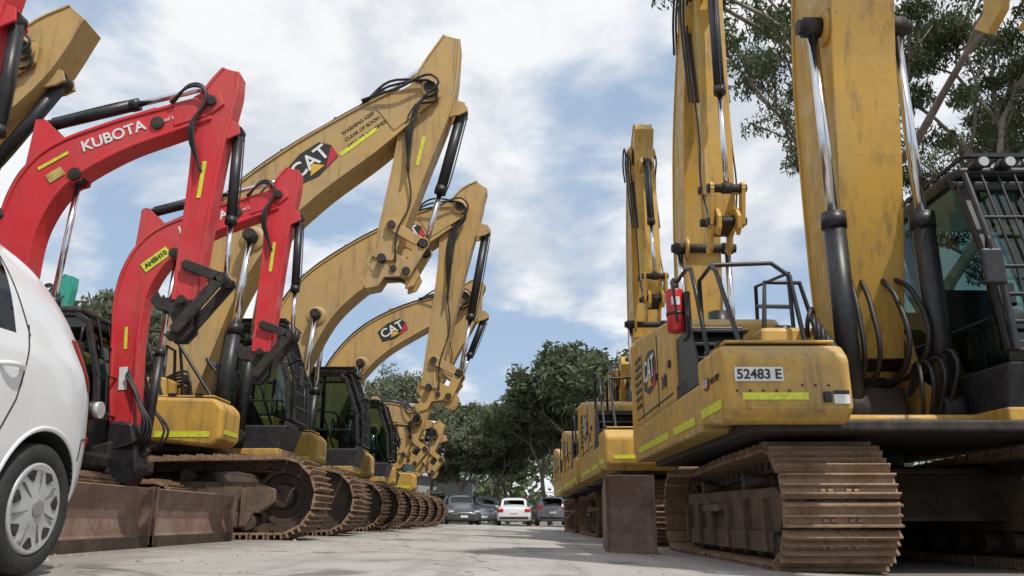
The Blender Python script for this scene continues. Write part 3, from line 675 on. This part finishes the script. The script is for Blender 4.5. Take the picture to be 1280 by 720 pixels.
# ------------------------------------------------------------------ cars
def car(name, loc, yaw, L, W, H, pm, kind='hatch', detail=False):
    e = empty(name, loc, yaw); hw = W/2
    k = H/1.5
    if kind == 'hatch':
        T = [(0, .40, .78, .84, .80, .62), (.012, .27, .88, 1.0, .90, .66), (.05, .22, .95, 1.25, .97, .69), (.10, .2, .97, 1.43, 1, .70), (.19, .2, .965, 1.475, 1, .70), (.21, .2, .96, 1.485, 1, .70), (.36, .2, .94, 1.5, 1, .70), (.385, .2, .94, 1.5, 1, .70), (.53, .2, .92, 1.495, 1, .70), (.62, .2, .90, 1.42, 1, .70), (.75, .2, .88, 1.04, .99, .74), (.79, .2, .87, .96, .98, .76), (.91, .2, .76, .84, .93, .74), (.98, .25, .6, .68, .82, .62), (1, .35, .5, .55, .7, .5)]
        gl = (5, 10); roofglass = ((1, 2), (9, 9)); pill = (6,)
    else:
        T = [(0, .38, .8, .86, .82, .66), (.012, .26, .88, .96, .9, .72), (.08, .2, .9, 1.0, .97, .74), (.17, .2, .9, 1.02, 1, .74), (.26, .2, .91, 1.36, 1, .70), (.32, .2, .92, 1.44, 1, .69), (.34, .2, .92, 1.45, 1, .69), (.47, .2, .91, 1.47, 1, .69), (.49, .2, .91, 1.47, 1, .69), (.58, .2, .9, 1.42, 1, .69), (.71, .2, .88, 1.02, .99, .74), (.76, .2, .87, .96, .98, .76), (.91, .2, .74, .82, .93, .74), (.98, .25, .6, .68, .82, .62), (1, .35, .5, .55, .7, .5)]
        gl = (3, 10); roofglass = ((3, 3), (9, 9)); pill = (5, 7)
    V = []; F = []; mi = []
    for s, zb, be, tp, wb, wt in T:
        x = -L/2+s*L; b = hw*wb; t = hw*wt; be *= k; tp *= k
        ring = [(0, zb), (b*.86, zb), (b*.985, zb+.1), (b*1.01, .55*k if be > .7 else (zb+be)/2), (b*.985, be-.06), (b*.955, be), (b*.6+t*.4-.01, be*.5+tp*.5), (t+.01, tp-.07), (t*.86, tp-.01), (t*.45, tp+.008), (0, tp+.01)]
        V += [(x, y, z) for y, z in ring] + [(x, -y, z) for y, z in ring[1:-1]][::-1]
    n = 20
    for i in range(len(T)-1):
        for j in range(n):
            F.append((i*n+j, i*n+(j+1) % n, (i+1)*n+(j+1) % n, (i+1)*n+j))
            jj = j if j < 10 else 19-j
            m = 0
            if jj in (5, 6) and gl[0] <= i < gl[1] and i not in pill: m = 1
            if jj >= 8:
                for a, b in roofglass:
                    if a <= i <= b: m = 1
            mi.append(m)
    F.append(tuple(range(n-1, -1, -1))); mi.append(0); F.append(tuple(range((len(T)-1)*n, len(T)*n))); mi.append(0)
    me = bpy.data.meshes.new('body'); me.from_pydata(V, [], F)
    for p, m in zip(me.polygons, mi): p.material_index = m; p.use_smooth = True
    for m in (pm, CGL, RUB, TAIL): me.materials.append(m)
    o = bpy.data.objects.new('body', me); link(o, e)
    sb = o.modifiers.new('s', 'SUBSURF'); sb.levels = sb.render_levels = 4 if detail else 2
    wr = .305; fx = L/2-.80; rx = -L/2+(.57 if kind == 'hatch' else .95)
    cuts = []
    for x in (fx, rx):
        for s in (-1, 1):
            c = cyl(None, 'cut', (x, s*(hw-.28), wr+.01), (x, s*(hw+.2), wr+.01), wr+.045, RUB, 64)
            c.data.materials.clear()
            for m in (pm, CGL, RUB): c.data.materials.append(m)
            for p in c.data.polygons: p.material_index = 2; p.use_smooth = False
            cuts.append(c); b = o.modifiers.new('c', 'BOOLEAN'); b.object = c; b.operation = 'DIFFERENCE'; b.solver = 'EXACT'
    lo, ro = e.location.copy(), e.rotation_euler.copy(); e.location = (0, 0, 0); e.rotation_euler = (0, 0, 0)
    bpy.context.view_layer.update(); dg = bpy.context.evaluated_depsgraph_get()
    nm = bpy.data.meshes.new_from_object(o.evaluated_get(dg)); o.modifiers.clear(); o.data = nm
    e.location = lo; e.rotation_euler = ro
    for c in cuts: bpy.data.objects.remove(c)
    bv = BVHTree.FromPolygons([v.co[:] for v in nm.vertices], [p.vertices[:] for p in nm.polygons])
    def proj(x, z, s):
        h = bv.ray_cast(Vector((x, s*2, z)), Vector((0, -s, 0)))
        return h[0] if h[0] else Vector((x, s*hw, z))
    # wheel-arch lips
    if detail:
        for x in (fx, rx):
            for s in (-1, 1):
                P = []
                for i in range(33):
                    a = R(-14+208*i/32); rr = wr+.058
                    q = proj(x+rr*math.cos(a), wr+.01+rr*math.sin(a), s)
                    if abs(q.y) > hw*.85: P.append(q+Vector((0, -s*.004, 0)))
                tube(e, 'arch_lip', P, .013, pm, False)
    for s in (-1, 1):
        Vv = []; nu, nv = 12, 8; ok = True
        z0, z1 = ((.84*k, 1.07*k) if kind == 'hatch' else (.66, .84))
        for i in range(nu+1):
            for j in range(nv+1):
                z = z0+(z1-z0)*j/nv
                a = R(14+(38+14*j/nv)*i/nu)
                tgt = Vector((-L/2+.55, s*(hw-.5), z)); d = Vector((-math.cos(a), s*math.sin(a), 0))
                h = bv.ray_cast(tgt+d*2, -d)
                if h[0] is None: ok = False; break
                Vv.append(h[0]+d*.006)
            if not ok: break
        if ok:
            Ff = [(i*(nv+1)+j, (i+1)*(nv+1)+j, (i+1)*(nv+1)+j+1, i*(nv+1)+j+1) for i in range(nu) for j in range(nv)]
            meshobj('tail_lamp', Vv, Ff, TAIL, e, 0, True)
    for x in (fx, rx):
        for s in (-1, 1):
            y = s*(hw-.015)
            lathe(e, 'tyre', [(wr*.62, -.18), (wr*.95, -.19), (wr, -.15), (wr, -.03), (wr*.975, -.005), (wr*.9, .012), (wr*.74, .008), (wr*.68, -.01), (wr*.66, -.03)], (x, y, wr), s, RUB, 48, True)
            lathe(e, 'wheel_cover', [(wr*.70, -.03), (wr*.69, .004), (wr*.65, .010), (wr*.58, -.002), (wr*.3, .008), (wr*.16, .016), (wr*.1, .016)], (x, y, wr), s, SILV, 48, True)
            lathe(e, 'hub_cap', [(wr*.15, .0), (wr*.14, .022), (wr*.1, .026)], (x, y, wr), s, GREY, 24)
            for j in range(7):
                a = 2*math.pi*j/7+.3
                pts = [(x+wr*rr*math.cos(a+da), wr+wr*rr*math.sin(a+da)) for rr, da in ((.44, -.05), (.575, -.19), (.61, 0), (.575, .19), (.44, .05))]
                prism(e, 'wheel_cover_slot', pts, y+s*.0, y+s*.0085, DARK, .0)
                a2 = a+math.pi/7
                pts = [(x+wr*rr*math.cos(a2+da), wr+wr*rr*math.sin(a2+da)) for rr, da in ((.2, -.03), (.56, -.014), (.56, .014), (.2, .03))]
                prism(e, 'wheel_cover_groove', pts, y+s*.0, y+s*.0125, GREY, .0)
    for s in (-1, 1):
        if detail:
            def seam(pts, nm='door_seam', r=.0045, m=RUB):
                P = []
                for i in range(len(pts)-1):
                    for t in np.linspace(0, 1, 8, endpoint=False): P.append((pts[i][0]*(1-t)+pts[i+1][0]*t, pts[i][1]*(1-t)+pts[i+1][1]*t))
                P.append(pts[-1]); tube(e, nm, [proj(x, z, s) for x, z in P], r, m, False)
            xr = rx
            seam([(xr+.42, .28), (xr+.44, .55), (xr+.30, .78), (xr+.22, .95*k), (xr+.2, 1.05*k)])
            seam([(.02, .26), (.03, .6), (.04, .93*k)])
            seam([(xr+.44, .27), (.02, .26), (fx-.45, .26), (fx-.42, .9*k)])
            seam([(xr+.2, 1.0*k), (xr+.34, 1.44*k)])
            seam([(-L/2+.03, .62*k), (-L/2+.22, .60*k), (xr-.33, .50*k)], 'bumper_seam')
            for xh in (xr+.36, .22):
                p = proj(xh, .84*k, s)
                tube(e, 'door_handle', [p+Vector((-.08, 0, 0)), p+Vector((-.05, s*.025, .004)), p+Vector((.06, s*.028, .004)), p+Vector((.09, 0, 0))], .013, pm)
        p = proj(.19*L, .95*k, s)
        box(e, 'door_mirror', p.x-.06, p.x+.06, min(p.y, p.y+s*.2), max(p.y, p.y+s*.2), .96*k, 1.08*k, pm, .03)
        box(e, 'head_lamp', L/2-.35, L/2-.1, min(s*hw*.55, s*hw*.85), max(s*hw*.55, s*hw*.85), .6*k, .7*k, LAMP, .03)
    box(e, 'rear_plate', -L/2-.03, -L/2+.01, -.18, .18, .62, .73, WHT, .003)
    box(e, 'front_plate', L/2-.01, L/2+.02, -.18, .18, .38, .49, WHT, .003)
    box(e, 'rear_bumper', -L/2-.03, -L/2+.1, -hw*.8, hw*.8, .33, .45, RUB, .03)
    return e
car('parked_hatchback', (-3.11, 2.60, .075), R(-90), 3.8, 1.72, 1.64, CWHITE, 'hatch', True)
car('parked_sedan', (0.1, 44.0, 0), R(90), 4.5, 1.8, 1.45, CWHITE, 'sedan')
car('parked_car', (-2.75, 43.5, .02), R(-80), 4.4, 1.85, 1.55, CDARK, 'hatch')
car('parked_van', (-1.55, 49.5, .02), R(-90), 4.6, 1.7, 1.6, CGREY, 'hatch')
car('parked_car', (-5.2, 45.0, .05), R(-70), 4.2, 1.8, 1.5, CRED, 'hatch')
car('parked_car', (-7.6, 46.0, .05), R(-95), 4.2, 1.8, 1.5, CWHITE, 'hatch')
car('parked_car', (2.2, 47.0, 0), R(90), 4.2, 1.8, 1.5, CGREY, 'hatch')

pb = empty('steel_blade_attachment', (1.36, 9.6, ground_z(1.4)), R(-90))
prism(pb, 'mouldboard', [(.05, 0), (-.02, .2), (-.03, .5), (.06, .86), (.0, .87), (-.09, .5), (-.08, .2), (-.01, 0)], -.27, .27, BLADE, .006)
for y in (-.28, .28): prism(pb, 'end_plate', [(.06, 0), (.07, .87), (-.2, .7), (-.25, .05)], y-.012, y+.012, BLADE, .004)
box(pb, 'back_rib', -.3, -.06, -.24, .24, .3, .38, BLADE, .01); box(pb, 'foot', -.5, -.04, -.2, .2, .0, .1, BLADE, .01)

# ------------------------------------------------------------------ vegetation
def leafmat(name, a, b):
    m, nt, p = mk(name); nt.nodes.remove(p); out = nt.nodes['Material Output']
    g = nd(nt, 'ShaderNodeNewGeometry'); v = coords(nt)
    c = mix(nt, g.outputs['Random Per Island'], a, b)
    c = mix(nt, mapr(nt, noise(nt, v, .5, 2), .35, .65, 0, .6), c, tuple(x*.6 for x in a))
    d = nd(nt, 'ShaderNodeBsdfDiffuse'); t = nd(nt, 'ShaderNodeBsdfTranslucent'); mx = nd(nt, 'ShaderNodeMixShader'); mx.inputs[0].default_value = .3
    nt.links.new(c, d.inputs[0]); nt.links.new(c, t.inputs[0]); nt.links.new(d.outputs[0], mx.inputs[1]); nt.links.new(t.outputs[0], mx.inputs[2]); nt.links.new(mx.outputs[0], out.inputs[0])
    return m
LEAF_E = leafmat('eucalypt_leaf', (.08, .10, .05), (.17, .19, .11))
LEAF_O = leafmat('olive_leaf', (.15, .17, .11), (.30, .32, .22))
LEAF_D = leafmat('dark_leaf', (.10, .125, .07), (.20, .23, .14))
BARK = rusty('bark', (.20, .16, .13), (.30, .26, .22), (.12, .09, .07), .9)
def leaves_mesh(name, centers, sizes, per, leafL, leafW, mat, rng, droop=.5):
    n = len(centers)*per
    C = np.repeat(centers, per, 0); Sz = np.repeat(sizes, per)
    off = rng.normal(size=(n, 3)); off /= np.linalg.norm(off, axis=1)[:, None]
    off *= (rng.random(n)**.45)[:, None]; off[:, 2] *= .7
    P = C+off*Sz[:, None]
    d = rng.normal(size=(n, 3)); d[:, 2] -= droop*1.5; d /= np.linalg.norm(d, axis=1)[:, None]
    w = np.cross(d, rng.normal(size=(n, 3))); w /= np.linalg.norm(w, axis=1)[:, None]
    l = (leafL*rng.uniform(.6, 1.3, n))[:, None]; ww = (leafW*rng.uniform(.6, 1.3, n))[:, None]
    V = np.stack([P-d*l/2, P+w*ww/2, P+d*l/2, P-w*ww/2], 1).reshape(-1, 3)
    me = bpy.data.meshes.new(name); me.vertices.add(4*n); me.vertices.foreach_set('co', V.ravel().astype(np.float32))
    me.loops.add(4*n); me.loops.foreach_set('vertex_index', np.arange(4*n, dtype=np.int32))
    me.polygons.add(n); me.polygons.foreach_set('loop_start', np.arange(0, 4*n, 4, dtype=np.int32)); me.polygons.foreach_set('loop_total', np.full(n, 4, np.int32))
    me.update(calc_edges=True); me.materials.append(mat); return me
def make_tree(height, spread, seed, mat, per, leafL, leafW, clump, trunk_h=.3, levels=4, droop=.5, tr=.22):
    rng = np.random.default_rng(seed); segs = []; ends = []
    def grow(p, d, l, r, lv):
        q = p
        k = 3
        for i in range(k):
            d = d+rng.normal(size=3)*.13; d /= np.linalg.norm(d)
            q2 = q+d*l/k; segs.append((q, q2, r*(1-.25*i/k), r*(1-.25*(i+1)/k))); q = q2
            if lv >= 2 and rng.random() < .5: ends.append(q+rng.normal(size=3)*clump*.4)
        if lv >= levels: ends.append(q); return
        nb = 3 if lv < 2 else rng.integers(2, 4); a0 = rng.random()*6.28
        for b in range(nb):
            a = a0+6.28*b/nb+rng.normal()*.3; sp = rng.uniform(.45, .95)*spread
            nd_ = d+np.array([math.cos(a)*sp, math.sin(a)*sp, rng.uniform(-.1, .3)]); nd_ /= np.linalg.norm(nd_)
            grow(q, nd_, l*rng.uniform(.6, .85), r*.6, lv+1)
    grow(np.zeros(3), np.array([rng.normal()*.08, rng.normal()*.08, 1.]), height*trunk_h, tr, 0)
    ends = np.array(ends); sc = height/(ends[:, 2].max()+clump*.5)
    ends = ends*np.array([sc, sc, sc])
    V = []; F = []
    for a, b, r1, r2 in segs:
        a = Vector(a*sc); b = Vector(b*sc); u, w = frame_of(b-a); s0 = len(V)
        for p, r in ((a, r1), (b, r2)):
            for i in range(6): t = 6.283*i/6; V.append(p+(u*math.cos(t)+w*math.sin(t))*max(r, .012))
        F += [(s0+i, s0+(i+1) % 6, s0+6+(i+1) % 6, s0+6+i) for i in range(6)]
    tm = bpy.data.meshes.new('trunk'); tm.from_pydata([tuple(v) for v in V], [], F); tm.materials.append(BARK)
    for p in tm.polygons: p.use_smooth = True
    keep = ends[ends[:, 2] > height*.22]
    lm = leaves_mesh('foliage', keep, clump*rng.uniform(.6, 1.25, len(keep)), per, leafL, leafW, mat, rng, droop)
    return tm, lm
def plant_tree(name, meshes, loc, s=1, rz=0):
    e = empty(name, loc, rz); e.scale = (s, s, s)
    for nm, me in zip(('trunk', 'foliage'), meshes): link(bpy.data.objects.new(nm, me), e)
    return e
big = make_tree(17, .85, 5, LEAF_E, 170, .25, .065, .66, .3, 4, .9, .3)
plant_tree('eucalyptus_tree', big, (11.5, 21.5, 0), 1, .6)
plant_tree('eucalyptus_tree', big, (17, 24, 0), .95, 2.2)
ol1 = make_tree(7.5, 1.0, 11, LEAF_O, 75, .36, .13, .64, .22, 4, .2, .16)
ol2 = make_tree(8.5, .9, 23, LEAF_D, 75, .36, .14, .68, .22, 4, .2, .16)
ol3 = make_tree(9, .75, 31, LEAF_O, 34, .32, .10, .7, .3, 4, .5, .14)
for i, (x, y, s, k) in enumerate([(-8.3, 53, 1.1, 2), (-3.4, 54, .95, 0), (-6.0, 57, 1.05, 1), (-.3, 60, 1.15, 0), (2.3, 50, 1.0, 1), (4.6, 47, 1.25, 1), (-1.2, 56, .8, 1), (-10.5, 55, 1.1, 0), (-14, 58, 1.1, 1), (-18, 54, 1.1, 2), (-24, 50, 1.2, 0), (9, 50, 1.3, 1), (15, 48, 1.3, 0), (20, 42, 1.2, 1), (26, 38, 1.2, 2), (-1.8, 66, 1.1, 2)]):
    plant_tree('olive_tree', (ol1, ol2, ol3)[k], (x, y, 0), s, i*1.3)
for i, (x, y, s, k) in enumerate([(-16.3, 30, 1.2, 0), (-18.5, 36, 1.25, 1), (-14.5, 40, 1.05, 2), (-23, 27, 1.15, 0), (13, 16, .75, 1), (17, 14, .8, 0), (12, 28, .8, 0)]):
    plant_tree('gum_tree', (ol1, ol2, ol3)[k], (x, y, 0), s, i*2.1+.5)
rng = np.random.default_rng(4)
a = rng.uniform(-1.25, 1.25, 420); rr = rng.uniform(82, 100, 420)
cen = np.stack([np.sin(a)*rr, np.cos(a)*rr, rng.uniform(.5, 6.0, 420)*(1+.25*np.sin(a*19))], 1)
o = bpy.data.objects.new('distant_trees', leaves_mesh('distant_trees', cen, rng.uniform(1.5, 2.8, 420), 60, .9, .55, LEAF_D, rng, .1)); link(o)
cen = np.stack([rng.uniform(-30, 30, 260), rng.uniform(61, 66, 260), rng.uniform(.3, 1.8, 260)], 1)
o = bpy.data.objects.new('hedge', leaves_mesh('hedge', cen, rng.uniform(.6, 1.2, 260), 70, .34, .17, LEAF_D, rng, .1)); link(o)

# ------------------------------------------------------------------ shed and fence in the distance
shed = empty('site_shed', (-9, 62, 0), 0)
SH = plain('shed_cladding', (.55, .56, .56), .5, .1, .1, 2)
prism(shed, 'walls', [(-6, 0), (6, 0), (6, 3.0), (0, 3.6), (-6, 3.0)], 0, 6, SH, .02)
prism(shed, 'roof', [(-6.3, 2.95), (0, 3.62), (6.3, 2.95), (6.3, 3.07), (0, 3.76), (-6.3, 3.07)], -.3, 6.3, GREY, .01)
box(shed, 'door', -2, 1.5, -.04, .0, 0, 2.5, CGREY, .01)
for x in (-4.6, 3.4): box(shed, 'window', x-.6, x+.6, -.03, 0, 1.2, 2.0, CGL, .01)
fn = empty('chain_link_fence', (0, 49.5, 0))
for i in range(26):
    x = -26+i*2.1
    if -4 < x < 1.6: continue
    cyl(fn, 'post', (x, 0, 0), (x, 0, 1.9), .03, GREY, 8)
tube(fn, 'rail', [(-26, 0, 1.88), (-4.2, 0, 1.88)], .02, GREY, False); tube(fn, 'rail', [(1.8, 0, 1.88), (26, 0, 1.88)], .02, GREY, False)

# ------------------------------------------------------------------ ground
gm, nt, b = mk('yard_concrete'); v = coords(nt)
c = mix(nt, mapr(nt, noise(nt, v, .35, 6, .6), .3, .7), (.33, .315, .295), (.44, .42, .395))
c = mix(nt, mul(nt, mapr(nt, noise(nt, v, 2.2, 8, .7), .48, .70), .5), c, (.25, .235, .215))
c = mix(nt, mul(nt, mapr(nt, noise(nt, scaled(nt, v, (2.4, .12, 1)), 1, 6, .6), .50, .66), .5), c, (.20, .185, .17))
c = mix(nt, mul(nt, mapr(nt, noise(nt, v, .8, 5, .6, 1), .56, .66), .8), c, (.12, .112, .105))
c = mix(nt, mul(nt, mapr(nt, noise(nt, v, 45, 5, .7), .5, .7), .35), c, (.20, .185, .165))
vo = nd(nt, 'ShaderNodeTexVoronoi', feature='DISTANCE_TO_EDGE'); vo.inputs['Scale'].default_value = .33
wv = nd(nt, 'ShaderNodeVectorMath', operation='ADD'); nz = nd(nt, 'ShaderNodeTexNoise'); nz.inputs['Scale'].default_value = 1.5; nz.inputs['Detail'].default_value = 6
nt.links.new(v, nz.inputs['Vector']); nt.links.new(v, wv.inputs[0]); nt.links.new(nz.outputs['Color'], wv.inputs[1]); nt.links.new(wv.outputs[0], vo.inputs['Vector'])
c = mix(nt, mapr(nt, vo.outputs['Distance'], .0, .010, .7, 0), c, (.07, .06, .055))
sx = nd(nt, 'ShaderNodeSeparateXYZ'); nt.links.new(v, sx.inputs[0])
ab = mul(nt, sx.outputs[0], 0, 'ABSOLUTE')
edge_shade = mapr(nt, mul(nt, ab, mul(nt, noise(nt, v, .8, 5), 2.0), 'ADD'), 2.9, 4.3)
c = mix(nt, mul(nt, edge_shade, .75), c, (.15, .125, .10))  # stained yard edges, darkened to paint in contact shade under the machine rows
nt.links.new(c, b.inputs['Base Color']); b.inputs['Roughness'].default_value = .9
bump(nt, b, mul(nt, noise(nt, v, 30, 8, .75), noise(nt, v, 3, 5), 'ADD'), .5, .02)
xs = [-400, -60, -12, -6, -3, -2, -1, 0, 1, 2, 3, 6, 12, 60, 400]; ys = [-40, -5, 0, 5, 10, 20, 40, 60, 120, 600]
V = [(x, y, ground_z(x)) for y in ys for x in xs]; n = len(xs)
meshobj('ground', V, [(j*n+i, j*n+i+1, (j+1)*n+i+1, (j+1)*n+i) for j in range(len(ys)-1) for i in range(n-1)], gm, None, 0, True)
V = []; F = []
for i in range(2600):
    y = 3+random.random()**1.6*35
    x = random.choice((-1, 1))*random.gauss(2.5, .7) if random.random() < .88 else random.uniform(-3, 3)
    r = random.choice((.005, .008, .012))*random.uniform(.6, 1.5)
    if random.random() < .03: r *= 2.6
    c0 = (x, y, ground_z(x)); s0 = len(V)
    for dx, dy, dz in ((1, 0, 0), (0, 1, 0), (-1, 0, 0), (0, -1, 0), (0, 0, .8)):
        V.append((c0[0]+(dx+random.uniform(-.3, .3))*r, c0[1]+(dy+random.uniform(-.3, .3))*r, c0[2]+dz*r))
    F += [(s0+k, s0+(k+1) % 4, s0+4) for k in range(4)]
meshobj('gravel', V, F, rusty('stone', (.24, .21, .18), (.34, .30, .26), (.15, .13, .11)), None)

# ------------------------------------------------------------------ world
az = math.atan2(.62, -.78); el = R(58)
sd = Vector((math.sin(az)*math.cos(el), math.cos(az)*math.cos(el), math.sin(el)))
w = bpy.data.worlds.new('World'); S.world = w; w.use_nodes = True; nt = w.node_tree
bg = nt.nodes['Background']; sky = nd(nt, 'ShaderNodeTexSky', sky_type='NISHITA'); sky.sun_disc = False; sky.sun_elevation = el; sky.sun_rotation = az
sky.dust_density = 2.0
g = coords(nt, 'Generated'); sx = nd(nt, 'ShaderNodeSeparateXYZ'); nt.links.new(g, sx.inputs[0])
den = mul(nt, mul(nt, sx.outputs[2], 0, 'MAXIMUM'), .25, 'ADD')
cb = nd(nt, 'ShaderNodeCombineXYZ'); nt.links.new(mul(nt, sx.outputs[0], den, 'DIVIDE'), cb.inputs[0]); nt.links.new(mul(nt, sx.outputs[1], den, 'DIVIDE'), cb.inputs[1])
cb.inputs[2].default_value = 3.7
n1 = noise(nt, cb.outputs[0], 2.0, 7, .55, .25); n2 = noise(nt, cb.outputs[0], 5.0, 6, .55, .2)
zb = mapr(nt, sx.outputs[2], .10, .5, -.06, .07)
cov = mapr(nt, mul(nt, n1, zb, 'ADD'), .41, .56)
cloud = mix(nt, mapr(nt, n2, .35, .60), (7.0, 7.5, 8.2), (9.9, 10.0, 10.2))
blue = mix(nt, .6, sky.outputs[0], (5.6, 7.4, 9.8))
nt.links.new(mix(nt, cov, blue, cloud), bg.inputs['Color']); bg.inputs['Strength'].default_value = .095
sun = bpy.data.lights.new('sun', 'SUN'); sun.energy = 3.4; sun.angle = R(1.0); sun.color = (1, .95, .87)
so = bpy.data.objects.new('sun', sun); so.rotation_euler = sd.to_track_quat('Z', 'Y').to_euler(); so.location = (0, 0, 30); link(so)

# ------------------------------------------------------------------ camera
cam = bpy.data.cameras.new('camera'); cam.sensor_width = 36; cam.lens = 1000/1280*36; cam.clip_end = 2000; cam.clip_start = .05
co = bpy.data.objects.new('camera', cam); co.location = (0, 0, .33); co.rotation_euler = (R(90)+math.atan(289/1000), 0, 0); link(co)
S.camera = co
S.view_settings.view_transform = 'Standard'; S.view_settings.look = 'None'; S.view_settings.exposure = 0
